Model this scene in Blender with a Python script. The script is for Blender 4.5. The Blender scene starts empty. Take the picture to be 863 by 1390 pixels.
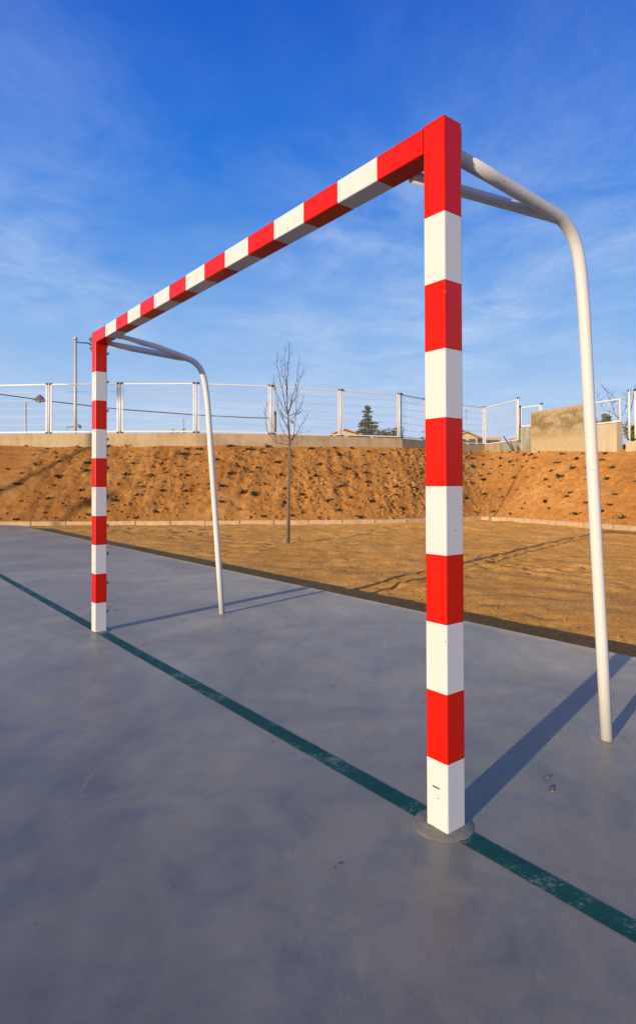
import bpy, bmesh, math, random
from mathutils import Vector, Matrix, noise
random.seed(7)
R = math.radians
S = bpy.context.scene
COL = S.collection

# ------------------------------------------------------------------ frame of the goal
GX, GY, TH = 0.36763, 1.74400, 0.664366
DV = Vector((-math.sin(TH), math.cos(TH), 0))      # along the goal line
BV = Vector((math.cos(TH), math.sin(TH), 0))       # from goal mouth to the rear
P0 = Vector((GX, GY, 0))
def G(s, b, z): return P0 + DV * s + BV * b + Vector((0, 0, z))
CAMZ, FPX = 1.00108, 822.64
def elev(y): return (660.0 - 6.3 + 0.0 - y) / FPX

# ------------------------------------------------------------------ materials
def new_mat(name):
    m = bpy.data.materials.new(name); m.use_nodes = True
    nt = m.node_tree; return m, nt, nt.nodes, nt.links, nt.nodes['Principled BSDF']
def N(nt, t, **k):
    n = nt.nodes.new(t)
    for a, v in k.items(): setattr(n, a, v)
    return n
def noise_tex(nt, scale, detail=4, rough=.5, vec=None, dist=0):
    n = N(nt, 'ShaderNodeTexNoise'); n.inputs['Scale'].default_value = scale
    n.inputs['Detail'].default_value = detail; n.inputs['Roughness'].default_value = rough
    n.inputs['Distortion'].default_value = dist
    if vec is not None: nt.links.new(vec, n.inputs['Vector'])
    return n
def ramp(nt, src, stops, interp='LINEAR'):
    r = N(nt, 'ShaderNodeValToRGB'); r.color_ramp.interpolation = interp
    e = r.color_ramp.elements
    while len(e) < len(stops): e.new(.5)
    for i, (p, c) in enumerate(stops):
        e[i].position = p; e[i].color = (c[0], c[1], c[2], 1) if hasattr(c, '__len__') else (c, c, c, 1)
    nt.links.new(src, r.inputs[0]); return r
def mix(nt, fac, a, b, mode='MIX'):
    m = N(nt, 'ShaderNodeMix', data_type='RGBA', blend_type=mode)
    for i, v in ((0, fac), (6, a), (7, b)):
        if hasattr(v, 'links') or hasattr(v, 'is_linked'): nt.links.new(v, m.inputs[i])
        elif hasattr(v, '__len__'): m.inputs[i].default_value = (*v, 1)
        else: m.inputs[i].default_value = v
    return m.outputs[2]
def bump(nt, h, strength, dist, bs):
    b = N(nt, 'ShaderNodeBump'); b.inputs['Strength'].default_value = strength
    b.inputs['Distance'].default_value = dist
    nt.links.new(h, b.inputs['Height']); nt.links.new(b.outputs[0], bs.inputs['Normal'])
def geo_pos(nt): return N(nt, 'ShaderNodeNewGeometry').outputs['Position']
def mapping(nt, vec, sc, rot=(0, 0, 0)):
    m = N(nt, 'ShaderNodeMapping'); m.inputs['Scale'].default_value = sc; m.inputs['Rotation'].default_value = rot
    nt.links.new(vec, m.inputs[0]); return m.outputs[0]

def simple(name, col, rough=.5, metal=0, var=.12, sc=8, bmp=0, coat=0):
    m, nt, n, l, bs = new_mat(name)
    p = geo_pos(nt)
    t = noise_tex(nt, sc, 5, .6, p)
    r = ramp(nt, t.outputs[0], [(.3, [c * (1 - var) for c in col]), (.7, [min(1, c * (1 + var)) for c in col])])
    l.new(r.outputs[0], bs.inputs['Base Color'])
    bs.inputs['Roughness'].default_value = rough; bs.inputs['Metallic'].default_value = metal
    bs.inputs['Coat Weight'].default_value = coat
    if bmp: bump(nt, t.outputs[0], bmp, .01, bs)
    return m

def paint(name, col, under=(.18, .17, .16), rough=.33):
    """enamel on metal: a little uneven, thin dirt film, a few small chips"""
    m, nt, n, l, bs = new_mat(name)
    p = geo_pos(nt)
    fine = noise_tex(nt, 55, 3, .6, p)
    big = noise_tex(nt, 3.0, 4, .6, mapping(nt, p, (1, 1, .35)))
    dirt = ramp(nt, big.outputs[0], [(.42, 0), (.80, .30)])
    c = mix(nt, dirt.outputs[0], col, [x * .78 + .02 for x in col])
    chipn = noise_tex(nt, 42, 2, .5, p)
    chip = ramp(nt, chipn.outputs[0], [(.752, 0), (.764, 1)])
    c = mix(nt, chip.outputs[0], c, under)
    l.new(c, bs.inputs['Base Color'])
    rr = ramp(nt, big.outputs[0], [(.3, rough - .06), (.8, rough + .15)])
    l.new(rr.outputs[0], bs.inputs['Roughness'])
    bump(nt, fine.outputs[0], .10, .0015, bs)
    bs.inputs['Specular IOR Level'].default_value = .26
    return m

M = {}
M['red'] = paint('red_enamel', (.66, .010, .0005), (.50, .22, .16))
M['white'] = paint('white_enamel', (.73, .745, .775), (.24, .22, .2))
M['tube'] = paint('white_tube_enamel', (.73, .74, .77), (.4, .33, .27), .38)
M['fence'] = simple('fence_white', (.80, .80, .80), .5, 0, .06)
M['wire'] = simple('galvanised_wire', (.72, .72, .72), .5, .3, .05)
M['cap'] = simple('dark_clamp', (.03, .03, .035), .5)
M['hook'] = simple('blue_grey_plastic_hook', (.05, .06, .14), .4)
M['metal'] = simple('lamp_metal', (.62, .60, .54), .5, .2, .08)
M['lamphead'] = simple('dark_lamp_metal', (.07, .075, .09), .45, .4)
M['lampgrey'] = simple('grey_lamp_metal', (.22, .21, .2), .45, .3)
M['glass'] = simple('lamp_glass', (.5, .5, .45), .15)
M['pole_wood'] = simple('weathered_wood', (.20, .14, .08), .9, 0, .3, 5)
M['cable'] = simple('black_cable', (.02, .02, .025), .6)
M['bark'] = simple('bark', (.20, .145, .11), .85, 0, .35, 30, .4)
M['twig'] = simple('twig_bark', (.10, .062, .055), .8, 0, .3, 30)
M['rust'] = simple('dark_rusty_iron', (.035, .028, .03), .8, 0, .3)
M['leaf'] = simple('tuft_leaf', (.028, .050, .018), .7, 0, .5, 9)
M['needle'] = simple('conifer_needles', (.085, .11, .055), .8, 0, .5, 3)
M['shrubleaf'] = simple('shrub_leaves', (.11, .125, .05), .8, 0, .4, 3)
M['dryshrub'] = simple('dry_shrub_leaves', (.16, .12, .07), .9, 0, .4, 3)
M['green'] = simple('bright_green_leaves', (.13, .20, .04), .8, 0, .4, 3)
M['dryleaf'] = simple('dry_leaf', (.50, .33, .18), .8, 0, .4, 90)
M['render'] = simple('house_render', (.60, .47, .33), .9, 0, .06, 1)
M['render_white'] = simple('white_house_render', (.70, .67, .60), .9, 0, .06, 1)
M['rooftile'] = simple('roof_tiles', (.50, .38, .26), .9, 0, .2, 3)
M['rooforange'] = simple('orange_roof_tiles', (.62, .27, .10), .9, 0, .15, 3)
M['window'] = simple('dark_window', (.04, .05, .07), .2)

def concrete_floor():
    m, nt, n, l, bs = new_mat('polished_concrete')
    p = geo_pos(nt)
    warp = noise_tex(nt, 1.1, 3, .5, p)
    big = noise_tex(nt, .9, 6, .62, p, .8)
    mid = noise_tex(nt, 4.5, 6, .68, p, .6)
    streak = noise_tex(nt, 5, 5, .6, mapping(nt, p, (1.5, .6, 1), (0, 0, R(60))))
    fine = noise_tex(nt, 240, 5, .8, p)
    a = ramp(nt, big.outputs[0], [(.30, (.17, .182, .178)), (.50, (.232, .242, .222)), (.72, (.32, .318, .275))])
    b = ramp(nt, mid.outputs[0], [(.30, (.70, .74, .84)), (.52, (1, 1, 1)), (.72, (1.12, 1.07, 1.0))])
    c = mix(nt, 1.0, a.outputs[0], b.outputs[0], 'MULTIPLY')
    s = ramp(nt, streak.outputs[0], [(.35, .88), (.62, 1.06)])
    c = mix(nt, .8, c, s.outputs[0], 'MULTIPLY')
    f = ramp(nt, fine.outputs[0], [(.32, .72), (.68, 1.22)])
    c = mix(nt, .95, c, f.outputs[0], 'MULTIPLY')
    # scattered small dark pits and pale scuffs
    v = N(nt, 'ShaderNodeTexVoronoi'); v.inputs['Scale'].default_value = 6; v.inputs['Randomness'].default_value = 1
    l.new(p, v.inputs['Vector'])
    pit = ramp(nt, v.outputs['Distance'], [(.018, 1), (.032, 0)])
    sel = N(nt, 'ShaderNodeSeparateColor'); l.new(v.outputs['Color'], sel.inputs[0])
    gt = N(nt, 'ShaderNodeMath', operation='GREATER_THAN'); l.new(sel.outputs[0], gt.inputs[0]); gt.inputs[1].default_value = .72
    mm = N(nt, 'ShaderNodeMath', operation='MULTIPLY'); l.new(pit.outputs[0], mm.inputs[0]); l.new(gt.outputs[0], mm.inputs[1])
    c = mix(nt, mm.outputs[0], c, (.10, .085, .07))
    sc = noise_tex(nt, 11, 7, .75, mapping(nt, p, (1, .18, 1), (0, 0, R(-38))))
    scm = ramp(nt, sc.outputs[0], [(.60, 0), (.72, .35)])
    c = mix(nt, scm.outputs[0], c, (.45, .42, .38))
    bd = N(nt, 'ShaderNodeVectorMath', operation='DOT_PRODUCT'); l.new(p, bd.inputs[0]); bd.inputs[1].default_value = BV
    ad = N(nt, 'ShaderNodeMath', operation='MULTIPLY_ADD'); l.new(mid.outputs[0], ad.inputs[0]); ad.inputs[1].default_value = .30; l.new(bd.outputs['Value'], ad.inputs[2])
    e0 = P0.dot(BV) + 2.275 + .15
    em = N(nt, 'ShaderNodeMapRange'); em.inputs['From Min'].default_value = e0 - .11; em.inputs['From Max'].default_value = e0 + .01; em.inputs['To Max'].default_value = .75
    l.new(ad.outputs[0], em.inputs['Value'])
    c = mix(nt, em.outputs[0], c, (.42, .33, .20))
    l.new(c, bs.inputs['Base Color'])
    bs.inputs['Diffuse Roughness'].default_value = .8
    rr = ramp(nt, mid.outputs[0], [(.3, .34), (.7, .5)])
    l.new(rr.outputs[0], bs.inputs['Roughness'])
    h = mix(nt, .5, mid.outputs[0], fine.outputs[0])
    bump(nt, h, .10, .002, bs)
    return m
M['court'] = concrete_floor()

def line_paint():
    m, nt, n, l, bs = new_mat('worn_green_paint')
    p = geo_pos(nt)
    big = noise_tex(nt, 7, 5, .65, p)
    fine = noise_tex(nt, 75, 4, .7, p)
    c = ramp(nt, big.outputs[0], [(.3, (.003, .065, .050)), (.55, (.006, .105, .078)), (.75, (.03, .15, .115))]).outputs[0]
    add = N(nt, 'ShaderNodeMath', operation='ADD'); l.new(fine.outputs[0], add.inputs[0])
    sc = N(nt, 'ShaderNodeMath', operation='MULTIPLY'); l.new(big.outputs[0], sc.inputs[0]); sc.inputs[1].default_value = 1.3
    l.new(sc.outputs[0], add.inputs[1])
    hf = N(nt, 'ShaderNodeMath', operation='MULTIPLY'); l.new(add.outputs[0], hf.inputs[0]); hf.inputs[1].default_value = .5
    chip = ramp(nt, hf.outputs[0], [(.625, 0), (.675, .7)])
    c = mix(nt, chip.outputs[0], c, (.26, .27, .24))
    l.new(c, bs.inputs['Base Color']); bs.inputs['Roughness'].default_value = .6; bs.inputs['Specular IOR Level'].default_value = .25
    bump(nt, fine.outputs[0], .25, .003, bs)
    return m
M['line'] = line_paint()

def earth(name, c0, c1, c2, sc, bs_str, dist=.03):
    m, nt, n, l, bs = new_mat(name)
    p = geo_pos(nt)
    big = noise_tex(nt, .55 * sc, 5, .6, p)
    mid = noise_tex(nt, 3.2 * sc, 6, .7, p)
    fine = noise_tex(nt, 28 * sc, 5, .75, p)
    a = ramp(nt, mix(nt, .5, big.outputs[0], mid.outputs[0]), [(.32, c0), (.5, c1), (.66, c2)]).outputs[0]
    f = ramp(nt, fine.outputs[0], [(.32, .55), (.66, 1.26)])
    a = mix(nt, .85, a, f.outputs[0], 'MULTIPLY')
    v = N(nt, 'ShaderNodeTexVoronoi'); v.inputs['Scale'].default_value = 9 * sc; l.new(p, v.inputs['Vector'])
    peb = ramp(nt, v.outputs['Distance'], [(.05, 1), (.10, 0)])
    sel = N(nt, 'ShaderNodeSeparateColor'); l.new(v.outputs['Color'], sel.inputs[0])
    gt = N(nt, 'ShaderNodeMath', operation='GREATER_THAN'); l.new(sel.outputs[1], gt.inputs[0]); gt.inputs[1].default_value = .80
    mm = N(nt, 'ShaderNodeMath', operation='MULTIPLY'); l.new(peb.outputs[0], mm.inputs[0]); l.new(gt.outputs[0], mm.inputs[1])
    a = mix(nt, mm.outputs[0], a, [min(1, x * 1.15 + .10) for x in c2])
    l.new(a, bs.inputs['Base Color']); bs.inputs['Roughness'].default_value = .95
    bs.inputs['Specular IOR Level'].default_value = .15; bs.inputs['Diffuse Roughness'].default_value = 1.0
    cl = noise_tex(nt, 11 * sc, 6, .8, p, .5)
    h = mix(nt, .5, mix(nt, .55, mid.outputs[0], cl.outputs[0]), fine.outputs[0])
    bump(nt, h, bs_str, dist * 1.5, bs)
    return m
M['sand'] = earth('trodden_sand', (.68, .35, .085), (.84, .46, .125), (.94, .57, .20), 1.0, 1.0, .06)
M['bank'] = earth('orange_clay', (.42, .185, .048), (.58, .275, .08), (.74, .42, .15), 1.0, 1.0, .08)
M['kerb'] = simple('kerb_concrete', (.56, .40, .25), .9, 0, .18, 6, .4)
M['joint'] = simple('sandy_joint', (.30, .22, .14), .9, 0, .2, 60)
M['stone'] = simple('pale_stone', (.55, .42, .27), .9, 0, .3, 20)

def cement(name, c0, c1, c2, sc=3):
    m, nt, n, l, bs = new_mat(name)
    p = geo_pos(nt)
    a = noise_tex(nt, sc, 7, .7, p, .5)
    st = noise_tex(nt, 2.2, 5, .6, mapping(nt, p, (2.2, 2.2, .5)))
    c = ramp(nt, mix(nt, .45, a.outputs[0], st.outputs[0]), [(.34, c0), (.5, c1), (.66, c2)]).outputs[0]
    fine = noise_tex(nt, 60, 4, .7, p)
    f = ramp(nt, fine.outputs[0], [(.3, .86), (.7, 1.1)])
    c = mix(nt, .7, c, f.outputs[0], 'MULTIPLY')
    l.new(c, bs.inputs['Base Color']); bs.inputs['Roughness'].default_value = .92
    bump(nt, a.outputs[0], .35, .02, bs)
    return m
M['lowwall'] = cement('low_wall_concrete', (.36, .26, .15), (.50, .38, .24), (.58, .46, .31), 1.2)
M['greywall'] = cement('grey_plaster', (.22, .22, .17), (.33, .33, .27), (.52, .51, .46), 2.5)
M['collar'] = cement('mortar', (.18, .178, .16), (.255, .25, .22), (.36, .335, .27), 22)
M['footing'] = cement('footing_concrete', (.52, .43, .31), (.60, .50, .37), (.66, .57, .44), 2)

def stained_wall():
    m, nt, n, l, bs = new_mat('stained_wall_concrete')
    p = geo_pos(nt)
    a = noise_tex(nt, 1.6, 7, .68, mapping(nt, p, (1, 1, 1.7)), .4)
    sep = N(nt, 'ShaderNodeSeparateXYZ'); l.new(p, sep.inputs[0])
    # damp stain: a band at mid height of the wall with a ragged lower edge
    mr = N(nt, 'ShaderNodeMapRange'); mr.inputs['From Min'].default_value = 2.55; mr.inputs['From Max'].default_value = 3.05
    l.new(sep.outputs[2], mr.inputs['Value'])
    mr2 = N(nt, 'ShaderNodeMapRange'); mr2.inputs['From Min'].default_value = 3.72; mr2.inputs['From Max'].default_value = 3.5
    l.new(sep.outputs[2], mr2.inputs['Value'])
    mu = N(nt, 'ShaderNodeMath', operation='MULTIPLY'); l.new(mr.outputs[0], mu.inputs[0]); l.new(mr2.outputs[0], mu.inputs[1])
    blot = ramp(nt, a.outputs[0], [(.36, 0), (.56, 1)])
    mu2 = N(nt, 'ShaderNodeMath', operation='MULTIPLY'); l.new(mu.outputs[0], mu2.inputs[0]); l.new(blot.outputs[0], mu2.inputs[1])
    fine = noise_tex(nt, 14, 6, .7, p)
    base = ramp(nt, fine.outputs[0], [(.3, (.47, .37, .22)), (.7, (.60, .48, .30))]).outputs[0]
    dark = ramp(nt, fine.outputs[0], [(.3, (.17, .125, .065)), (.7, (.36, .27, .15))]).outputs[0]
    c = mix(nt, mu2.outputs[0], base, dark)
    l.new(c, bs.inputs['Base Color']); bs.inputs['Roughness'].default_value = .93
    bump(nt, fine.outputs[0], .3, .02, bs)
    return m
M['bigwall'] = stained_wall()

# ------------------------------------------------------------------ object helpers
def tag(o, label=None, cat=None, group=None, kind=None):
    if label: o['label'] = label
    if cat: o['category'] = cat
    if group: o['group'] = group
    if kind: o['kind'] = kind
    return o
def empty(name, loc=(0, 0, 0), rz=0):
    o = bpy.data.objects.new(name, None); COL.objects.link(o)
    o.location = loc; o.rotation_euler = (0, 0, rz); o.empty_display_size = .2
    return o
def link(name, bm, mats, parent=None, smooth=False, loc=None):
    me = bpy.data.meshes.new(name); bm.to_mesh(me); bm.free()
    for m in (mats if isinstance(mats, (list, tuple)) else [mats]): me.materials.append(m)
    if smooth:
        for p in me.polygons: p.use_smooth = True
    o = bpy.data.objects.new(name, me); COL.objects.link(o)
    if loc is not None: o.location = loc
    if parent is not None: o.parent = parent
    return o
def box(bm, c, ax, ay, az, mi=0):
    """box centred at c with half-axis vectors"""
    c, ax, ay, az = map(Vector, (c, ax, ay, az))
    vs = [bm.verts.new(c + ax * i + ay * j + az * k) for i in (-1, 1) for j in (-1, 1) for k in (-1, 1)]
    for f in ((0, 1, 3, 2), (4, 6, 7, 5), (0, 4, 5, 1), (2, 3, 7, 6), (0, 2, 6, 4), (1, 5, 7, 3)):
        q = bm.faces.new([vs[i] for i in f]); q.material_index = mi
def bar(bm, a, b, w, h, up=Vector((0, 0, 1)), mi=0):
    a, b = Vector(a), Vector(b); t = (b - a); L = t.length; t.normalize()
    s = t.cross(up)
    if s.length < 1e-3: s = t.cross(Vector((0, 1, 0)))
    s.normalize(); u = s.cross(t)
    box(bm, (a + b) / 2, t * L / 2, s * w / 2, u * h / 2, mi)
def tube(bm, pts, r, n=8, mi=0, cap=True):
    pts = [Vector(p) for p in pts]
    rs = r if hasattr(r, '__len__') else [r] * len(pts)
    prev = None; rings = []
    t0 = (pts[1] - pts[0]).normalized()
    nrm = t0.orthogonal().normalized()
    for i, p in enumerate(pts):
        t = (pts[min(i + 1, len(pts) - 1)] - pts[max(i - 1, 0)]).normalized()
        nrm = (nrm - t * nrm.dot(t)).normalized(); bn = t.cross(nrm)
        ring = [bm.verts.new(p + (nrm * math.cos(2 * math.pi * k / n) + bn * math.sin(2 * math.pi * k / n)) * rs[i]) for k in range(n)]
        rings.append(ring)
    for a, b in zip(rings, rings[1:]):
        for k in range(n):
            f = bm.faces.new((a[k], a[(k + 1) % n], b[(k + 1) % n], b[k])); f.material_index = mi; f.smooth = True
    if cap:
        bm.faces.new(list(reversed(rings[0]))).material_index = mi; bm.faces.new(rings[-1]).material_index = mi
def sweep_profile(bm, prof, pts_frames, mi=None):
    rings = [[bm.verts.new(o + u * x + v * y) for x, y in prof] for o, u, v in pts_frames]
    n = len(prof)
    for i, (a, b) in enumerate(zip(rings, rings[1:])):
        for k in range(n):
            f = bm.faces.new((a[k], a[(k + 1) % n], b[(k + 1) % n], b[k]))
            f.material_index = mi[i] if mi else 0
    f = bm.faces.new(list(reversed(rings[0]))); f.material_index = mi[0] if mi else 0
    f = bm.faces.new(rings[-1]); f.material_index = mi[-1] if mi else 0
def fbm(p, o=5, h=.9): return noise.fractal(Vector(p), h, 2.1, o)

# ------------------------------------------------------------------ SETTING: ground
ZS = -0.10
KERB = [(-30, 14.5), (-24, 16.0), (-17, 17.0), (-9.2, 17.5), (-4, 17.62), (-.7, 17.8), (1.5, 18.05), (3.1, 18.5), (4.4, 19.35), (5.3, 19.75), (5.9, 19.2), (6.5, 18.0), (7.1, 16.5), (7.75, 14.85), (9.2, 11.5), (12, 6), (16, 0)]
CREST = [(-31, 19.3), (-24.5, 20.6), (-17.5, 21.3), (-9.5, 21.1), (-4.3, 20.95), (-1.7, 21.55), (.85, 22.45), (3.2, 23.5), (5.2, 25.4), (7.5, 27.6), (7.95, 24.9), (7.85, 22.2), (8.6, 20.4), (9.45, 18.75), (11.2, 15.5), (14.5, 9), (18.5, 2)]
CZ = [2.4, 2.45, 2.48, 2.48, 2.45, 2.44, 2.46, 2.50, 2.55, 2.62, 2.42, 2.27, 2.18, 2.10, 2.0, 1.9, 1.9]
def polyat(poly, f):
    i = min(int(f), len(poly) - 2); t = f - i
    a, b = poly[i], poly[i + 1]
    # Catmull-Rom
    p0 = poly[max(i - 1, 0)]; p3 = poly[min(i + 2, len(poly) - 1)]
    def cr(k):
        return .5 * ((2 * a[k]) + (-p0[k] + b[k]) * t + (2 * p0[k] - 5 * a[k] + 4 * b[k] - p3[k]) * t * t + (-p0[k] + 3 * a[k] - 3 * b[k] + p3[k]) * t ** 3)
    return Vector((cr(0), cr(1)))
def lin(lst, f):
    i = min(int(f), len(lst) - 2); t = f - i; return lst[i] * (1 - t) + lst[i + 1] * t

# columns of the bank, denser where it is in view
cols = []
for i in range(len(KERB) - 1):
    L = (Vector(CREST[i + 1]) - Vector(CREST[i])).length
    step = .055 if 2 < i < 13 else .5
    n = max(2, int(L / step)); cols += [i + k / n for k in range(n)]
cols.append(len(KERB) - 1)
NR = 84
def bank_point(f, t):
    k = polyat(KERB, f); c = polyat(CREST, f); cz = lin(CZ, f)
    q = k.lerp(c, t)
    z = ZS + .02 + (cz - ZS - .02) * (t ** .93)
    z += .10 * math.sin(math.pi * t)
    return Vector((q.x, q.y, z))
def bank_disp(p, t):
    e = min(1, t * 7) * min(1, (1 - t) * 10)
    d = .07 * fbm((p.x * .9, p.y * .9, p.z * .9), 4) + .045 * fbm((p.x * 3.1 + 9, p.y * 3.1, p.z * 3.1), 5)
    # clods, and runnels down the slope
    cl = noise.noise(Vector((p.x * 7.3, p.y * 7.3, p.z * 7.3 + 4)))
    rough = .6 + .8 * max(0, noise.noise(Vector((p.x * .45 + 3, p.z * .9, 1.7))))
    left = 1.0 if p.x < 3 else max(.45, 1 - (p.x - 3) * .15)
    d += .05 * cl * rough
    d += .05 * noise.noise(Vector((p.x * 4.2, 1.3, p.z * .8)))
    rg = 1 - abs(noise.noise(Vector((p.x * 8.1 + 3, p.y * 8.1, p.z * 8.1))))
    d += .05 * (rg * rg - .6) * rough
    d += .045 * noise.noise(Vector((p.x * 14, p.y * 14, p.z * 14))) * rough + .032 * noise.noise(Vector((p.x * 27, p.y * 27, p.z * 27)))
    return d * e * left
bm = bmesh.new(); grid = []
for f in cols:
    col = []
    k = polyat(KERB, f); c = polyat(CREST, f)
    out = Vector((k.x - c.x, k.y - c.y, 0)).normalized() * .55 + Vector((0, 0, .83))
    for j in range(NR + 1):
        t = j / NR; p = bank_point(f, t)
        col.append(bm.verts.new(p + out * bank_disp(p, t)))
    grid.append(col)
for a, b in zip(grid, grid[1:]):
    for j in range(NR): bm.faces.new((a[j], b[j], b[j + 1], a[j + 1]))
tag(link('earth_bank', bm, M['bank'], smooth=True), kind='structure')

# plateau behind the bank
bm = bmesh.new()
inner = [Vector((polyat(CREST, f).x, polyat(CREST, f).y, lin(CZ, f) - .01)) for f in [k * .25 for k in range(4 * (len(CREST) - 1) + 1)]]
prevr = [bm.verts.new(p) for p in inner]
for D, z in ((3, 2.45), (12, 2.3), (60, 2.3), (600, 2.3), (2500, 2.3)):
    row = []
    for i, p in enumerate(inner):
        a = (i / (len(inner) - 1))
        ang = R(168) - a * R(168 + 25)
        ctr = Vector((-4, 12, 0))
        if D < 20:
            r = (Vector((p.x, p.y, 0)) - ctr); r.normalize()
            row.append(bm.verts.new(Vector((p.x, p.y, z)) + r * D * .8))
        else:
            row.append(bm.verts.new(ctr + Vector((math.cos(ang), math.sin(ang), 0)) * D + Vector((0, 0, z))))
    for i in range(len(row) - 1): bm.faces.new((prevr[i], prevr[i + 1], row[i + 1], row[i]))
    prevr = row
tag(link('upper_ground', bm, M['bank']), kind='structure')

# sandy ground: fine near the court, coarse ring to the horizon
bm = bmesh.new()
def sandz(x, y):
    d = -.012 + .030 * fbm((x * .5, y * .5, 0), 3)
    d += .020 * fbm((x * 2.3, y * 2.3, 5), 4)
    # foot prints / scuffs, clustered
    m = max(0, noise.noise(Vector((x * .55 + 7, y * .55, 2))) + .35)
    d += .038 * m * (noise.noise(Vector((x * 5, y * 5, 3))))
    pit = noise.noise(Vector((x * 7 + 4, y * 7, 1.5)))
    d -= .05 * max(0, pit - .22) * (.4 + 1.5 * m)
    d += .02 * m * noise.noise(Vector((x * 12, y * 12, 8)))
    return ZS + d
def s_b(x, y):
    w = Vector((x - GX, y - GY, 0)); return w.dot(DV), w.dot(BV)
x0, x1, y0, y1 = -9.6, 9.0, 2.0, 20.4
NX, NY = 300, 300
g = []
for i in range(NX + 1):
    row = []
    for j in range(NY + 1):
        x = x0 + (x1 - x0) * i / NX; v = (j / NY) ** 1.25; y = y0 + (y1 - y0) * v
        e = min(1, min(i, NX - i, j, NY - j) / 6)
        z = sandz(x, y) * e + ZS * (1 - e)
        s, b = s_b(x, y)
        if b < 2.28 and s < 15.5: z = min(z, -.12)
        elif b < 3.6 and s < 15.5: q = (b - 2.28) / 1.32; z = ZS + (z - ZS) * max(.3, q) - .06 * (1 - q)
        row.append(bm.verts.new((x, y, z)))
    g.append(row)
for i in range(NX):
    for j in range(NY): bm.faces.new((g[i][j], g[i + 1][j], g[i + 1][j + 1], g[i][j + 1]))
for f in bm.faces: f.smooth = True
# outer ring
rim = [g[i][0] for i in range(NX)] + [g[NX][j] for j in range(NY)] + [g[NX - i][NY] for i in range(NX)] + [g[0][NY - j] for j in range(NY)]
for D in (20, 120, 2500):
    new = []
    for v in rim:
        r = Vector((v.co.x, v.co.y - 8, 0)).normalized()
        new.append(bm.verts.new(Vector((0, 8, ZS - (.02 if D > 20 else .0))) + r * (D if D > 20 else 26)))
    n = len(rim)
    for k in range(n): bm.faces.new((rim[k], new[k], new[(k + 1) % n], rim[(k + 1) % n]))
    rim = new
bmesh.ops.recalc_face_normals(bm, faces=bm.faces)
tag(link('ground', bm, M['sand']), kind='structure')

# kerb stones at the foot of the bank
bm = bmesh.new()
f = 0.0; acc = []
fs = [k * .01 for k in range(100 * (len(KERB) - 1) + 1)]
pts = [polyat(KERB, q) for q in fs]
seg = [0]
for a, b in zip(pts, pts[1:]): seg.append(seg[-1] + (b - a).length)
def along(d):
    import bisect
    i = max(1, min(len(seg) - 1, bisect.bisect_left(seg, d))); t = (d - seg[i - 1]) / max(1e-6, seg[i] - seg[i - 1])
    return pts[i - 1].lerp(pts[i], t)
d = 0
rk = random.Random(3)
while d + 1 < seg[-1]:
    a, b = along(d + .006), along(d + .994)
    t = (b - a).normalized(); nn = Vector((-t.y, t.x, 0)); t = Vector((t.x, t.y, 0))
    if nn.y < 0 and t.x > 0: nn = -nn
    z = ZS + .045 + rk.uniform(-.006, .006)
    c = Vector(((a.x + b.x) / 2, (a.y + b.y) / 2, 0)) + nn * rk.uniform(-.008, .008)
    box(bm, c + Vector((0, 0, z - .1)), t * ((b - a).length / 2), nn * .055, Vector((0, 0, .16)))
    d += 1.0
bmesh.ops.bevel(bm, geom=bm.edges[:], offset=.012, segments=2, affect='EDGES')
tag(link('kerb', bm, M['kerb']), kind='structure')

# concrete court slab
def poly_prism(bm, pts, z0, z1):
    top = [bm.verts.new((p[0], p[1], z1)) for p in pts]; bot = [bm.verts.new((p[0], p[1], z0)) for p in pts]
    f = bm.faces.new(top); n = len(pts)
    if f.normal.z < 0: f.normal_flip()
    bm.faces.new(list(reversed(bot)))
    for i in range(n): bm.faces.new((bot[i], bot[(i + 1) % n], top[(i + 1) % n], top[i]))
    bmesh.ops.recalc_face_normals(bm, faces=bm.faces)
bm = bmesh.new()
EB = 2.275
sl = [G(s, EB, 0) for s in (-14, 13.0, 14.6)]
c0 = G(15.6, EB - .12, 0); c1 = G(16.2, EB - .55, 0); c2 = G(16.6, EB - 1.3, 0)
far = [(p.x, p.y) for p in sl] + [(-7.19, 15.08), (-7.33, 15.48), (-7.72, 15.85), (-8.5, 16.1), (-12.0, 16.4), (-20, 15.6), (-30, 4), (-24, -22), (4, -24)]
poly_prism(bm, far, -.32, 0)
edges = [e for e in bm.edges if abs(e.verts[0].co.z) < 1e-4 and abs(e.verts[1].co.z) < 1e-4]
bmesh.ops.bevel(bm, geom=edges, offset=.012, segments=2, affect='EDGES')
tag(link('court', bm, M['court']), kind='structure')

# painted goal line, broken at the two posts
bm = bmesh.new()
def strip(s0, s1):
    n = max(2, int(abs(s1 - s0) / .012)); A = []
    rr = random.Random(int(s0 * 10) + 77)
    for i in range(n + 1):
        s = s0 + (s1 - s0) * i / n
        w0 = .002 + .0022 * noise.noise(Vector((s * 9, 0, 1))) + .0022 * noise.noise(Vector((s * 55, 0, 1))); w1 = .070 + .0022 * noise.noise(Vector((s * 9, 4, 1))) + .0022 * noise.noise(Vector((s * 55, 4, 1)))
        A.append((bm.verts.new(G(s, w0, .0012)), bm.verts.new(G(s, w1, .0012))))
    for a, b in zip(A, A[1:]): bm.faces.new((a[0], a[1], b[1], b[0]))
strip(-5, -.02); strip(.10, 3.06); strip(3.18, 16.0)
bmesh.ops.recalc_face_normals(bm, faces=bm.faces)
for f_ in bm.faces:
    if f_.normal.z < 0: f_.normal_flip()
tag(link('painted_goal_line', bm, M['line']), kind='structure')
# thin brown repair seam across the line
bm = bmesh.new()
bar(bm, G(1.66, -.004, .0022), G(1.655, .078, .0022), .006, .001)
tag(link('line_joint', bm, M['joint']), kind='structure')

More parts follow.
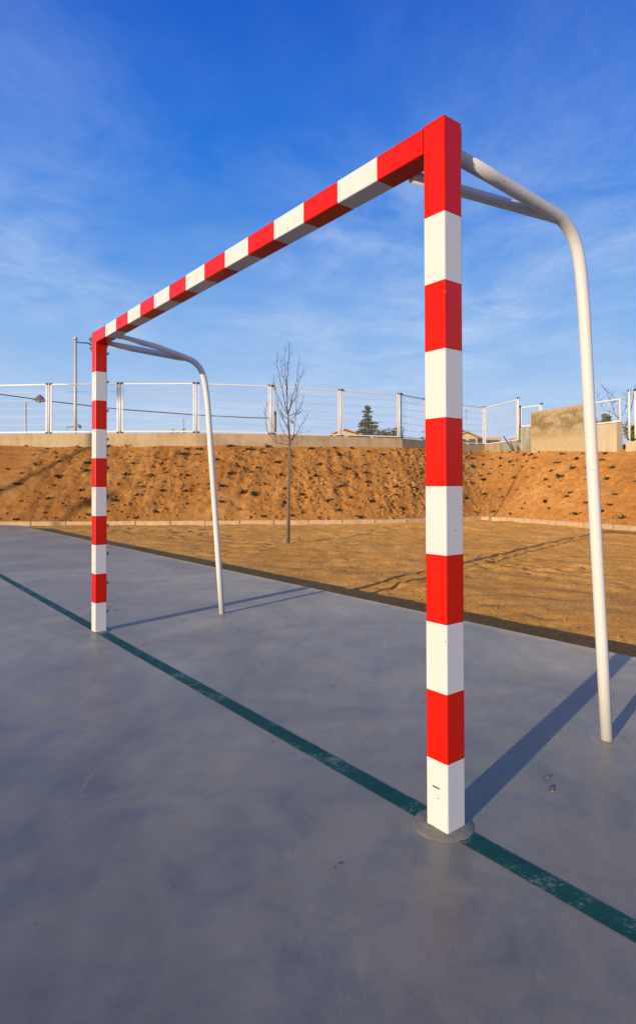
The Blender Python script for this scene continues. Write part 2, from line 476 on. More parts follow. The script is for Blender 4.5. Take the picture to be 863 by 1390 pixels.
# ------------------------------------------------------------------ GOAL
goal = empty('handball_goal', G(0, 0, 0))
tag(goal, 'red and white striped metal goal without a net, standing on the concrete court', 'goal')
def gl(v): return v - P0          # local to the empty
W, H, T = 3.16, 2.08, .08
bounds = [0, .2, .4, .6, .8, 1.0, 1.2, 1.4, 1.6, 1.8, 2.08]
def post(s0, name_=None):
    bm = bmesh.new(); r = .005; q = T / 2
    prof = []
    for cx, cy, a0 in ((q - r, q - r, 0), (-q + r, q - r, 90), (-q + r, -q + r, 180), (q - r, -q + r, 270)):
        for k in range(4): a = R(a0 + 30 * k); prof.append((cx + r * math.cos(a), cy + r * math.sin(a)))
    fr = [(gl(G(s0 + q, q, z)), DV, BV) for z in bounds]
    mi = [1 if i % 2 == 0 else 0 for i in range(9)] + [0]
    # bands from the ground: white first, red corner on top
    sweep_profile(bm, prof, fr, mi)
    bmesh.ops.recalc_face_normals(bm, faces=bm.faces)
    return link('post', bm, [M['red'], M['white']], goal)
p_near = post(0); p_far = post(W - T)
# crossbar between the posts; 28 cm red corners then 20 cm bands
bm = bmesh.new(); q = T / 2; r = .005; prof = []
for cx, cy, a0 in ((q - r, q - r, 0), (-q + r, q - r, 90), (-q + r, -q + r, 180), (q - r, -q + r, 270)):
    for k in range(4): a = R(a0 + 30 * k); prof.append((cx + r * math.cos(a), cy + r * math.sin(a)))
ss = [T + .0005] + [.28 + .2 * i for i in range(14)] + [W - T - .0005]
fr = [(gl(G(s, q, H - q - .0012)), BV, Vector((0, 0, 1))) for s in ss]
sweep_profile(bm, prof, fr, [0 if i % 2 == 0 else 1 for i in range(len(ss) - 1)])
bmesh.ops.recalc_face_normals(bm, faces=bm.faces)
link('crossbar', bm, [M['red'], M['white']], goal)
# rear mounting plates at the top corners
for s in (0, W - T):
    bm = bmesh.new(); box(bm, gl(G(s + T / 2, T + .0055, H - .056)), DV * .036, BV * .005, Vector((0, 0, .048)))
    bmesh.ops.bevel(bm, geom=bm.edges[:], offset=.003, segments=2, affect='EDGES')
    link('mounting_plate', bm, M['tube'], goal)
# rear frames
TR = .0225
def arc_leg(s, base, dz):
    P = [(s, 0.088, 2.012 + dz), (s, .30, 2.004 + dz), (s, .50, 1.994 + dz), (s, .62, 1.987 + dz)]
    for b, z in ((.680, 1.984), (.722, 1.973), (.758, 1.955), (.787, 1.930), (.810, 1.897), (.826, 1.855), (.838, 1.805), (.848, 1.74), (.859, 1.66), (.864, 1.60)): P.append((s, b, z + dz * .5))
    for z in (1.2, .8, .4, 0): P.append((s, .864 + (base - .864) * (1.6 - z) / 1.6, z))
    return [gl(G(*p)) for p in P]
for s, base, sb, s2, dz in ((.042, 1.005, .200, .056, 0), (W - .078, .985, W - .318, W - .100, -.012)):
    bm = bmesh.new(); tube(bm, arc_leg(s, base, dz), TR, 20)
    leg = link('rear_frame_tube', bm, M['tube'], goal)
    bm = bmesh.new()
    tube(bm, [gl(G(sb, .0805, 2.004)), gl(G((sb * .55 + s2 * .45), .38, 1.998)), gl(G(s2, .67, 1.983 + dz * .5)), gl(G(s + (s2 - s) * .35, .72, 1.970 + dz))], [TR * .86, TR * .86, TR * .86, TR * .5], 20)
    link('rear_brace_tube', bm, M['tube'], goal)
# net hooks on the rear faces
def hook(c, out, updir):
    bm = bmesh.new()
    pts_ = [c + out * .001, c + out * .010, c + out * .014 + updir * .005, c + out * .012 + updir * .012, c + out * .005 + updir * .014]
    tube(bm, [gl(p) for p in pts_], [.006, .0045, .0035, .0035, .003], 6)
    link('net_hook', bm, M['hook'], goal)
UP = Vector((0, 0, 1))
for i in range(10):
    z = .13 + .2 * i
    hook(G(W - T + .010, T, z), BV, UP); hook(G(T - .010, T, z), BV, UP)
for i in range(15): hook(G(.40 + .18 * i, T, H - T + (.034 if i else .012)), BV, UP)
# small horizontal weld slot near the foot of the near post
bm = bmesh.new(); box(bm, gl(G(.042, -.0006, .122)), DV * .013, BV * .001, UP * .0016)
link('drain_slot', bm, M['rust'], goal)

# mortar collars around the feet: annular, slightly domed, irregular
def collar(c, rad, label, sx=1.0, hole=.02, seed=0, fl=1.0, mat=None):
    bm = bmesh.new(); n = 40; rings = []
    for k, (rr, z) in enumerate(((0.0, .0045), (.4, .0045), (.72, .0040), (.93, .0022), (1.0, -.0008))):
        if k == 0: rings.append([bm.verts.new((0, 0, z * fl))]); continue
        ring = []
        for i in range(n):
            a = 2 * math.pi * i / n
            w = 1 + (.13 * noise.noise(Vector((math.cos(a) * 1.3 + seed, math.sin(a) * 1.3, seed))) + .04 * noise.noise(Vector((math.cos(a) * 4, math.sin(a) * 4, seed))) + .03 * noise.noise(Vector((math.cos(a) * 11, math.sin(a) * 11, seed))))
            ring.append(bm.verts.new((math.cos(a) * rad * rr * w * sx, math.sin(a) * rad * rr * w, z * fl + (.0012 * noise.noise(Vector((a * 3, rr * 9, seed))) if k < 4 else 0))))
        rings.append(ring)
    for i in range(n): bm.faces.new((rings[0][0], rings[1][i], rings[1][(i + 1) % n]))
    for a_, b_ in zip(rings[1:], rings[2:]):
        for i in range(n): bm.faces.new((a_[i], b_[i], b_[(i + 1) % n], a_[(i + 1) % n]))
    o = link('mortar_collar', bm, mat or M['collar'], None, True, c); o.rotation_euler[2] = TH
    tag(o, label, 'mortar collar', 'mortar collars round the goal feet')
collar(G(.045, .035, 0), .092, 'round tan mortar patch at the foot of the nearer striped post, on the green line', 1.0, seed=1)
collar(G(.03, 1.01, 0), .070, 'round mortar patch at the foot of the nearer white rear leg', 1.05, seed=2, fl=.35, mat=M['court'])
collar(G(W - .045, .035, 0), .088, 'small mortar patch at the foot of the farther striped post', seed=3, fl=.6)
collar(G(W - .078, .99, 0), .075, 'small mortar patch at the foot of the farther white rear leg', seed=4, fl=.4, mat=M['court'])

# ------------------------------------------------------------------ FENCE on the low wall
ZT = 2.90
FP = [(-31, 19.5), (-28.5, 20.0), (-25.9, 20.5), (-23.3, 20.9), (-20.7, 21.2), (-18.0, 21.4), (-15.3, 21.5), (-12.15, 21.35), (-9.37, 21.10), (-6.86, 21.0), (-4.22, 21.0), (-1.67, 21.6), (.85, 22.6), (3.19, 23.6), (4.45, 24.95), (6.0, 26.5), (7.62, 27.7)]
def low_wall(pts_, z0, z1, thick, mat, label, name='concrete_wall', jitter=0):
    root = empty(name, (pts_[0][0], pts_[0][1], z0)); tag(root, label, 'wall')
    bm = bmesh.new(); fr = []
    n = len(pts_)
    for i in range(n):
        a = Vector(pts_[max(i - 1, 0)]); b = Vector(pts_[min(i + 1, n - 1)])
        t = (b - a).normalized(); nn = Vector((-t.y, t.x, 0))
        zt = z1[i] if hasattr(z1, '__len__') else z1
        p = Vector((pts_[i][0], pts_[i][1], 0)) - root.location
        fr.append([bm.verts.new(p + nn * s_ * thick / 2 + Vector((0, 0, z))) for s_, z in ((-1, z0 - .5), (-1, zt), (1, zt), (1, z0 - .5))])
    for a, b in zip(fr, fr[1:]):
        for k in range(4): bm.faces.new((a[k], a[(k + 1) % 4], b[(k + 1) % 4], b[k]))
    bm.faces.new(fr[0]); bm.faces.new(list(reversed(fr[-1])))
    bmesh.ops.recalc_face_normals(bm, faces=bm.faces)
    bmesh.ops.bevel(bm, geom=[e for e in bm.edges if e.calc_face_angle(0) > .9], offset=.01, segments=2, affect='EDGES')
    link('wall_body', bm, mat, root)
    return root
wallpts = [(p[0], p[1]) for p in FP[:-1]] + [(7.60, 27.68), (7.97, 26.2)]
low_wall(wallpts, 2.4, ZT - .05, .30, M['lowwall'], 'long low curved concrete wall along the top of the earth bank, carrying the white fence')

def fence_panel(root, a, b, z0, z1, gap=.085, wires=True):
    a, b = Vector((a[0], a[1], 0)), Vector((b[0], b[1], 0))
    t = (b - a).normalized(); a2 = a + t * gap; b2 = b - t * gap; o = root.location
    bm = bmesh.new(); w = .042
    za, zb = Vector((0, 0, z0)), Vector((0, 0, z1))
    bar(bm, a2 + za - o, a2 + zb - o, w, w, t); bar(bm, b2 + za - o, b2 + zb - o, w, w, t)
    for z in (z0 + w / 2, z1 - w / 2):
        bar(bm, a2 + t * (w / 2 + .0005) + Vector((0, 0, z)) - o, b2 - t * (w / 2 + .0005) + Vector((0, 0, z)) - o, w, w)
    pn = link('fence_panel', bm, M['fence'], root)
    if wires:
        bm = bmesh.new(); L = (b2 - a2).length
        nv = int(L / .06)
        for i in range(1, nv):
            q_ = a2 + t * L * i / nv
            tube(bm, [q_ + Vector((0, 0, z0 + w)) - o, q_ + Vector((0, 0, z1 - w)) - o], .0024, 3, cap=False)
        nh = int(round((z1 - z0) / .27))
        for i in range(1, nh):
            z = z0 + (z1 - z0) * i / nh
            for dz in (-.012, .012):
                tube(bm, [a2 + Vector((0, 0, z + dz)) - o, b2 + Vector((0, 0, z + dz)) - o], .0034, 4, cap=False)
        link('wire_mesh', bm, M['wire'], pn)
def fence_post(root, p, z0, z1, w=.065, cw=.115):
    o = root.location; c = Vector((p[0], p[1], 0))
    bm = bmesh.new(); tube(bm, [c + Vector((0, 0, z0)) - o, c + Vector((0, 0, z1)) - o], w / 2, 10)
    po = link('fence_post', bm, M['fence'], root)
    for z, h in ((z1 - .03, .035), (z0 + .05, .028)):
        bm = bmesh.new(); box(bm, c + Vector((0, 0, z)) - o, Vector((cw, 0, 0)), Vector((0, .030, 0)), Vector((0, 0, h)))
        bmesh.ops.bevel(bm, geom=bm.edges[:], offset=.008, segments=1, affect='EDGES')
        link('clamp', bm, M['cap'], po)
fence = empty('mesh_fence', (FP[0][0], FP[0][1], ZT))
tag(fence, 'long white metal mesh fence standing on the low wall above the earth bank', 'fence')
HF = 1.70
for a, b in zip(FP, FP[1:]): fence_panel(fence, a, b, ZT, ZT + HF)
for p in FP: fence_post(fence, p, ZT - .06, ZT + HF + .03)
fence_panel(fence, (7.62, 27.7), (8.28, 25.0), ZT - .02, ZT + HF - .02)
fence_post(fence, (8.28, 25.0), ZT - .1, ZT + HF + .06, cw=.05)

# mottled grey wall piece with low panel
gw = low_wall([(8.0, 26.1), (8.27, 25.05)], 2.3, 2.86, .22, M['greywall'], 'short dark grey stub of wall under the end of the long fence')
low_wall([(8.40, 25.25), (8.98, 24.45)], 2.3, 3.42, .24, M['greywall'], 'mottled grey plastered wall piece between the long fence and the tall stained wall')
sf = empty('low_fence', (8.42, 25.2, 3.45)); tag(sf, 'small low white fence panel on top of the mottled grey wall piece', 'fence')
fence_panel(sf, (8.42, 25.2), (9.02, 24.4), 3.45, 4.27, .07); fence_post(sf, (8.42, 25.2), 3.40, 4.33, .06, cw=.045); fence_post(sf, (9.02, 24.4), 3.40, 4.33, .06, cw=.045)
# leaning iron bar
bm = bmesh.new(); tube(bm, [(7.66, 25.0, 3.05), (8.07, 25.0, 2.42)], .022, 8); tube(bm, [(8.19, 24.9, 2.62), (8.22, 24.85, 2.40)], .02, 6)
tag(link('leaning_bar', bm, M['rust']), 'dark rusty iron bar leaning beside the mottled grey wall piece', 'iron bar')

# tall stained wall
low_wall([(7.86, 22.1), (8.95, 19.88)], 2.2, [3.68, 3.70], .25, M['bigwall'], 'tall brown stained concrete wall at the top of the bank, behind the nearer white rear leg')
# lower wall to its right with fence on top, end face in shade
low_wall([(9.02, 19.75), (9.41, 18.88)], 2.0, 2.955, .28, M['footing'], 'lower plain beige concrete wall to the right of the tall stained wall')
f2 = empty('short_fence', (9.02, 19.75, 2.98)); tag(f2, 'short white mesh fence on the plain beige wall right of the tall stained wall', 'fence')
fence_panel(f2, (8.92, 19.95), (9.45, 18.82), 2.985, 3.72, .05); fence_post(f2, (8.97, 19.86), 2.97, 3.75, .05, cw=.045)
# tall gate fence on a footing
low_wall([(9.55, 18.62), (9.95, 18.0), (11.6, 14.9), (13.5, 11)], 2.0, 2.34, .34, M['footing'], 'low beige concrete footing under the tall white fence at the right edge')
f3 = empty('tall_fence', (9.6, 18.6, 2.38)); tag(f3, 'tall white fence with paired posts on the right, cut by the picture edge', 'fence')
fence_post(f3, (9.58, 18.62), 2.36, 3.95, .075, cw=.04); fence_post(f3, (9.70, 18.50), 2.36, 3.95, .06, cw=.04); 
FQ = [(9.80, 18.40), (11.1, 16.0), (12.35, 13.6), (13.5, 11.2)]
for a, b in zip(FQ, FQ[1:]): fence_panel(f3, a, b, 2.39, 3.93, .06)
for p in FQ: fence_post(f3, p, 2.36, 3.95, .06, cw=.045)

# ------------------------------------------------------------------ LAMP POSTS, cable
def P(px, D, y=None, z=None):
    """point at depth D on the bearing of a photo column, height from photo row"""
    x = (px - 431.5) / FPX * D
    return Vector((x, D, z if z is not None else CAMZ + (660.0 - y) / FPX * D))
# tall lamp post behind the fence
D = 30.
base = P(102, D, z=2.3); root = empty('lamp_post', base)
tag(root, 'tall pale lamp post left of the goal with dark floodlights on a curved arm', 'lamp post')
top = P(102, D, y=459).z - 2.3
bm = bmesh.new(); tube(bm, [(0, 0, 0), (0, 0, top * .5), (0, 0, top)], [.085, .075, .065], 12); link('pole', bm, M['metal'], root)
bm = bmesh.new(); tube(bm, [(0, 0, top - .02), (0, 0, top + .12)], [.10, .09], 12); link('pole_cap', bm, M['metal'], root)
bm = bmesh.new(); tube(bm, [(0, 0, top - .12), (.3, 0, top - .16), (.6, 0, top - .18), (.85, .05, top - .28)], .035, 8); arm = link('arm', bm, M['lamphead'], root)
for zz, w in ((0.02, .30), (-.42, .26)):
    bm = bmesh.new()
    box(bm, (1.02, 0, top + zz), (w, 0, .05), (0, .22, 0), (-.02, 0, .10))
    bmesh.ops.bevel(bm, geom=bm.edges[:], offset=.05, segments=2, affect='EDGES')
    hd = link('floodlight', bm, M['lamphead'], root)
    bm = bmesh.new(); box(bm, (1.0, -.0, top + zz - .135), (w * .8, 0, .03), (0, .17, 0), (0, 0, .012)); link('lens', bm, M['glass'], hd)
bm = bmesh.new(); tube(bm, [(.84, 0, top - .5), (.84, 0, top + .02)], .03, 6); link('bracket', bm, M['lampgrey'], root)

# shorter street lamp with bell shaped head
D = 42.; base = P(34.5, D, z=2.3); root = empty('street_lamp', base)
tag(root, 'shorter pale street lamp with bell shaped head at the far left behind the fence', 'street lamp')
top = P(0, D, y=544).z - 2.3
bm = bmesh.new(); tube(bm, [(0, 0, 0), (0, 0, top)], [.08, .06], 10); link('pole', bm, M['metal'], root)
bm = bmesh.new(); tube(bm, [(0, 0, top - .03), (.35, 0, top + .10), (.75, 0, top + .22)], .04, 8); link('arm', bm, M['metal'], root)
bm = bmesh.new(); prof = [(.04, .52), (.10, .46), (.24, .36), (.33, .20), (.36, .08), (.30, .05), (.01, .05)]
n = 16; rings = [[bm.verts.new((.98 + r_ * math.cos(2 * math.pi * k / n), r_ * math.sin(2 * math.pi * k / n), top + z_ - .02)) for k in range(n)] for r_, z_ in prof]
for a, b in zip(rings, rings[1:]):
    for k in range(n): bm.faces.new((a[k], a[(k + 1) % n], b[(k + 1) % n], b[k]))
hd = link('lamp_head', bm, M['lampgrey'], root, True)
bm = bmesh.new(); tube(bm, [(.98, 0, top + .05), (.98, 0, top - .06)], [.2, .08], 12); link('lens', bm, M['glass'], hd)

# distant lamp, only its arm and head above the fence rail
D = 60.; base = P(90, D, z=2.3); root = empty('street_lamp', base)
tag(root, 'distant low lamp, its small head just above the wall beside the tall lamp post', 'street lamp')
top = P(0, D, y=579).z - 2.3
bm = bmesh.new(); tube(bm, [(0, 0, 0), (0, 0, top)], .05, 8); link('pole', bm, M['metal'], root)
bm = bmesh.new(); tube(bm, [(0, 0, top), (.5, 0, top + .08), (1.0, 0, top + .02)], .05, 6); link('arm', bm, M['lampgrey'], root)
bm = bmesh.new(); tube(bm, [(.8, 0, top + .14), (1.1, 0, top + .26), (1.35, 0, top + .05), (1.4, 0, top - .1)], [.05, .14, .17, .05], 8); link('lamp_head', bm, M['lampgrey'], root)

# short bracket lamp right of the sapling
D = 34.; base = P(398.3, D, z=2.3); root = empty('post_light', base)
tag(root, 'short white post with a small dark fitting, just behind the bare sapling', 'post light')
top = P(0, D, y=575).z - 2.3
bm = bmesh.new(); tube(bm, [(0, 0, 0), (0, 0, top)], .055, 8); link('pole', bm, M['fence'], root)
bm = bmesh.new(); tube(bm, [(.02, 0, top), (-.08, 0, top + .14), (-.22, 0, top + .16)], [.05, .09, .04], 7); link('lamp_head', bm, M['lampgrey'], root)

# wooden utility pole and its cable
D = 40.; tp = P(373.5, D, y=558)
root = empty('utility_pole', P(373.5, D, z=2.3)); tag(root, 'short brown wooden pole behind the fence, where the black cable ends', 'pole')
bm = bmesh.new(); tube(bm, [(0, 0, 0), (0, 0, tp.z - 2.3)], .085, 8); link('pole_shaft', bm, M['pole_wood'], root)
bm = bmesh.new(); tube(bm, [(-.11, 0, tp.z - 2.3 - .42), (0, 0, tp.z - 2.3 - .42)], .05, 6); link('insulator', bm, M['cap'], root)
cp = []
for k, (px, y) in enumerate([(-140, 511), (-60, 523.5), (0, 533.5), (66, 543), (163, 554.5), (266, 562.5), (330, 566), (373, 567.5)]):
    cp.append(P(px, 33 + (px + 140) / 513 * 7, y=y))
bm = bmesh.new(); tube(bm, cp, .030, 6)
tag(link('overhead_cable', bm, M['cable']), 'black overhead cable sagging behind the fence from the left edge', 'cable')
root = empty('utility_pole', Vector((cp[0].x, cp[0].y, 2.3))); tag(root, 'wooden pole outside the left edge that holds the start of the black cable', 'pole')
bm = bmesh.new(); tube(bm, [(0, 0, 0), (0, 0, cp[0].z - 2.2)], .1, 8); link('pole_shaft', bm, M['pole_wood'], root)

# thin antenna mast and low bush under it
D = 70.; a0 = P(249, D, y=588); bm = bmesh.new(); h0 = P(249, D, y=567).z - 2.3
tube(bm, [(0, 0, 0), (0, 0, h0)], .035, 5); tube(bm, [(-.25, 0, h0 - .3), (.25, 0, h0 - .3)], .025, 4); tube(bm, [(-.18, 0, h0 - .6), (.18, 0, h0 - .6)], .025, 4)
o = link('antenna_mast', bm, M['lampgrey'], loc=(a0.x, a0.y, 2.3)); tag(o, 'thin distant antenna mast above the small bush behind the fence', 'antenna')

# ------------------------------------------------------------------ VEGETATION
def leaf_cards(bm, c, rad, n, size, rnd, flat=1.0):
    for _ in range(n):
        v = Vector((rnd.gauss(0, 1), rnd.gauss(0, 1), rnd.gauss(0, 1) * flat)).normalized() * rad * rnd.random() ** .5
        v.z *= flat; p = c + v
        a = Vector((rnd.uniform(-1, 1), rnd.uniform(-1, 1), rnd.uniform(-.6, 1))).normalized()
        b = a.orthogonal().normalized(); s_ = size * rnd.uniform(.5, 1.3)
        bm.faces.new([bm.verts.new(p - a * s_), bm.verts.new(p + b * s_ * .45), bm.verts.new(p + a * s_), bm.verts.new(p - b * s_ * .45)])

# bare sapling in the sand; limbs given in metres from the foot: (lateral, height) points plus a depth spread
SD = 11.86; mpp = SD / FPX
foot = P(390.3, SD, z=ZS - .01)
rt = empty('bare_sapling', foot); tag(rt, 'leafless young tree with upright twigs standing in the sand before the bank', 'tree')
def Q(X, Y, dep=0.0):
    px = 340 + X / 7.19; y = 440 + Y / 7.19
    return Vector(((px - 390.3) * mpp, dep, (738 - y) * mpp))
bm = bmesh.new()
tr = [Q(362, 2143), Q(366, 1800, .01), Q(372, 1500, .0), Q(377, 1250, .01), Q(380, 1120, 0), Q(372, 1000, .01), Q(368, 900, 0)]
tube(bm, tr, [.030, .026, .024, .022, .020, .017, .014], 9); tube(bm, [Q(381, 2148, -.03), Q(388, 1700, -.045), Q(386, 1190, -.02)], .010, 6)
tk = link('trunk', bm, M['bark'], rt)
limbs = [  # zoomed photo points, with depth drift
 ([(368, 900), (355, 780), (355, 650), (368, 450), (373, 300), (380, 175)], .02, .011),
 ([(366, 890), (340, 800), (322, 680), (290, 540), (265, 400), (270, 300)], -.25, .009),
 ([(356, 700), (345, 560), (330, 400), (326, 180)], .20, .008),
 ([(350, 600), (320, 500), (305, 330)], -.3, .006),
 ([(372, 880), (410, 700), (440, 600), (460, 430), (483, 285)], .30, .009),
 ([(374, 850), (430, 740), (480, 590), (535, 465)], -.30, .008),
 ([(376, 900), (450, 860), (500, 770), (530, 660)], .35, .007),
 ([(378, 940), (440, 900), (495, 870)], -.2, .005),
 ([(366, 930), (300, 880), (262, 790), (240, 680), (203, 520)], .3, .007),
 ([(352, 880), (300, 780), (250, 670), (235, 520)], -.35, .007),
 ([(370, 1010), (330, 960), (270, 850), (245, 740)], .45, .006),
 ([(380, 1150), (430, 1090), (500, 970), (580, 830)], .30, .009),
 ([(382, 1200), (425, 1110), (440, 960), (450, 800), (470, 650)], -.35, .009),
 ([(430, 1090), (490, 1060), (560, 1045)], .2, .004),
 ([(380, 1130), (340, 1090), (300, 1010), (285, 900)], -.25, .006),
 ([(378, 1160), (320, 1130), (270, 1080)], .4, .006),
 ([(378, 1180), (260, 1165), (190, 1090), (150, 1000), (130, 860), (155, 740)], .35, .007),
 ([(260, 1165), (240, 1090), (215, 980), (180, 900)], .1, .005),
 ([(374, 1050), (350, 1000), (325, 940), (290, 880)], -.1, .005),
 ([(375, 860), (395, 760), (390, 640)], .15, .005),
]
rnd = random.Random(5)
for pts_, dep, r0 in limbs:
    bm = bmesh.new(); n = len(pts_); L = []
    for i, (X, Y) in enumerate(pts_): L.append(Q(X, Y, dep * (i / (n - 1)) ** .8) + Vector((rnd.uniform(-.008, .008), rnd.uniform(-.02, .02), 0)) * (i > 0))
    fine_ = []
    for i in range(n - 1):
        for k in range(3):
            t = k / 3; fine_.append(L[i].lerp(L[i + 1], t) + Vector((rnd.uniform(-.006, .006), rnd.uniform(-.01, .01), 0)) * (i + k > 0))
    fine_.append(L[-1])
    m_ = len(fine_); tube(bm, fine_, [r0 * (1 - .72 * i / (m_ - 1)) for i in range(m_)], 6)
    for i in range(2, m_ - 1):
        for rep in range(2):
            if rnd.random() < .6:
                d_ = (fine_[i + 1] - fine_[i]).normalized(); sd = Vector((rnd.uniform(-1, 1), rnd.uniform(-1, 1), rnd.uniform(0, .5))).normalized()
                e_ = fine_[i] + (d_ * .7 + sd * .6) * rnd.uniform(.05, .20); md = fine_[i].lerp(e_, .5) + sd * .01
                tube(bm, [fine_[i], md, e_], [.0034, .0026, .0014], 4)
    link('branch', bm, M['twig'], tk)

def conifer(px, D, ytop, half_px_at, label, seed, name='cedar_tree'):
    """layered cedar: trunk, whorls of near-horizontal boughs with sprays of needles"""
    rnd = random.Random(seed); base = P(px, D, z=2.3); root = empty(name, base); tag(root, label, 'tree', )
    H_ = P(0, D, y=ytop).z - 2.3
    bm = bmesh.new(); tube(bm, [(0, 0, 0), (0.03, 0, H_ * .5), (0, 0, H_)], [.16, .10, .02], 8); link('trunk', bm, M['bark'], root)
    bm = bmesh.new(); z = H_ * .22
    while z < H_ - .05:
        t = 1 - z / H_; Rr = half_px_at * t * rnd.uniform(.75, 1.15) + .05
        nb = 6 if t > .2 else 4
        for k in range(nb):
            a = rnd.uniform(0, 6.28); L_ = Rr * rnd.uniform(.6, 1.15)
            dr = Vector((math.cos(a), math.sin(a), rnd.uniform(.0, .28)))
            steps = max(3, int(L_ / .10)); P_ = []
            for i in range(steps + 1):
                q_ = i / steps; P_.append(Vector((0, 0, z)) + dr * L_ * q_ + Vector((0, 0, -.10 * L_ * q_ * q_)))
            tube(bm, [P_[0], P_[len(P_) // 2], P_[-1]], [.03, .018, .008], 4)
            for i, q in enumerate(P_[1:]):
                leaf_cards(bm, q, .14 + .07 * (1 - i / steps), 15, .085, rnd, .6)
        z += H_ * rnd.uniform(.028, .05)
    link('crown', bm, M['needle'], root)
conifer(499, 50, 551, 2.3, 'layered dark cedar seen through the fence between the sapling and the nearer post', 1)
conifer(601, 42, 536, 2.6, 'tall cedar mostly hidden behind the nearer striped post', 2)
def bush(px, D, ytop, w, label, seed, mat, name='shrub', n=60, size=.13, group=None):
    rnd = random.Random(seed); base = P(px, D, z=2.3); root = empty(name, base); tag(root, label, 'shrub', group)
    H_ = P(0, D, y=ytop).z - 2.3
    bs_ = bmesh.new(); bl = bmesh.new()
    for k in range(14):
        a = rnd.uniform(0, 6.28); e_ = Vector((math.cos(a) * w * rnd.uniform(.2, 1), math.sin(a) * w * rnd.uniform(.2, 1), H_ * rnd.uniform(.72, 1.0)))
        st = Vector((e_.x * .15, e_.y * .15, 0)); mid = st.lerp(e_, .55) + Vector((0, 0, .1))
        tube(bs_, [st, mid, e_], [.04, .025, .008], 4)
        for q in range(10): leaf_cards(bl, mid.lerp(e_, q / 9), .28, n // 10, size, rnd, .9)
    link('stems', bs_, M['bark'], root); link('foliage', bl, mat, root)
bush(535, 44, 579, 1.0, 'rounded grey green shrub right of the layered cedar behind the fence', 3, M['shrubleaf'], n=90)
bush(517, 46, 584, .45, 'small shrub tucked between the layered cedar and the rounded shrub', 4, M['shrubleaf'])
bush(244, 60, 583, 1.0, 'low dark bush showing just above the wall below the antenna', 5, M['shrubleaf'], n=50)
bush(826, 30, 572, .6, 'dry brown bush behind the short fence right of the tall stained wall', 6, M['dryshrub'], n=40, size=.08)
bush(813, 34, 574, .4, 'dry grey bush at the left end of the short fence', 7, M['dryshrub'], n=30, size=.08)
bush(864, 24, 577, .55, 'bright green bush behind the tall fence at the right edge', 8, M['green'], n=90, size=.09)
conifer(823, 33, 562, .9, 'small thin conifer behind the short fence right of the tall stained wall', 9, 'small_conifer')
# bare tree behind the tall fence at the right
D = 24.; mp = D / FPX; base = P(856, D, z=2.3); root = empty('bare_tree', base)
tag(root, 'larger leafless tree leaning left behind the fences at the right edge', 'tree')
def B_(px, y, dep=0): return Vector(((px - 856) * mp, dep, CAMZ + (660 - y) * mp - 2.3))
bm = bmesh.new(); tube(bm, [(0.05, 0, 0), B_(856, 600), B_(850, 583, .1), B_(843, 570, .1)], [.07, .055, .04, .025], 8); tk = link('trunk', bm, M['bark'], root)
for L, r0 in (([(843, 570, .1), (836, 562, .1), (832, 550, 0), (824, 543, -.2), (818, 530, -.3)], .03), ([(832, 550, 0), (838, 545, .3), (845, 545, .5)], .015), ([(836, 562, .1), (826, 556, .3), (822, 546, .5), (820, 527, .6)], .015),
              ([(840, 546, .2), (832, 536, .1), (823, 532, 0)], .012), ([(850, 583, .1), (860, 565, .3), (868, 545, .5), (872, 520, .5)], .04), ([(860, 565, .3), (856, 550, .1), (851, 530, 0)], .02), ([(843, 570, .1), (846, 556, -.2), (848, 540, -.3)], .02)):
    bm = bmesh.new(); pts_ = [B_(*q) for q in L]; tube(bm, pts_, [r0 * .6 * (1 - .7 * i / (len(L) - 1)) for i in range(len(L))], 6)
    for i in range(len(pts_) - 1):
        for r_ in range(2):
            p_ = pts_[i].lerp(pts_[i + 1], rnd.random()); sd = Vector((rnd.uniform(-1, 1), rnd.uniform(-1, 1), rnd.uniform(.1, 1))).normalized() * rnd.uniform(.15, .45)
            tube(bm, [p_, p_ + sd * .5 + Vector((0, 0, .03)), p_ + sd], [.008, .006, .003], 4)
    link('branch', bm, M['twig'], tk)

# green tufts planted on the bank
TL = 'small dark green tuft planted on the orange earth bank'
protos = []
def tuft_mesh(seed):
    rnd = random.Random(seed); bm = bmesh.new()
    for k in range(34):
        a = rnd.uniform(0, 6.28); l = rnd.uniform(.06, .15); el = rnd.uniform(.05, 1.1)
        d_ = Vector((math.cos(a) * math.cos(el), math.sin(a) * math.cos(el), math.sin(el))); s_ = Vector((-math.sin(a), math.cos(a), 0)) * rnd.uniform(.010, .020)
        o_ = Vector((rnd.uniform(-.03, .03), rnd.uniform(-.03, .03), -.01))
        m_ = o_ + d_ * l * .55; e_ = o_ + d_ * l - Vector((0, 0, .02))
        v = [bm.verts.new(o_), bm.verts.new(m_ + s_), bm.verts.new(e_), bm.verts.new(m_ - s_)]; bm.faces.new(v)
    return bm
first = [link('planted_tuft', tuft_mesh(20 + i), M['leaf']) for i in range(4)]
used = [False] * 4
rt_ = random.Random(11)
def place_tuft(f, t, sc):
    p = bank_point(f, t); k = polyat(KERB, f); c = polyat(CREST, f)
    out = Vector((k.x - c.x, k.y - c.y, 0)).normalized() * .55 + Vector((0, 0, .83))
    p = p + out * bank_disp(p, t)
    i = rt_.randrange(4)
    if not used[i]: o = first[i]; used[i] = True
    else: o = first[i].copy(); COL.objects.link(o)
    o.location = p; o.rotation_euler = (rt_.uniform(-.2, .4), rt_.uniform(-.2, .2), rt_.uniform(0, 6.28)); o.scale = (sc * rt_.uniform(.8, 1.6), sc * rt_.uniform(.8, 1.3), sc * rt_.uniform(.5, 1.0))
    tag(o, TL, 'plant', 'green tufts planted in rows on the bank')
rows = [.08, .22, .36, .50, .64, .79, .95]
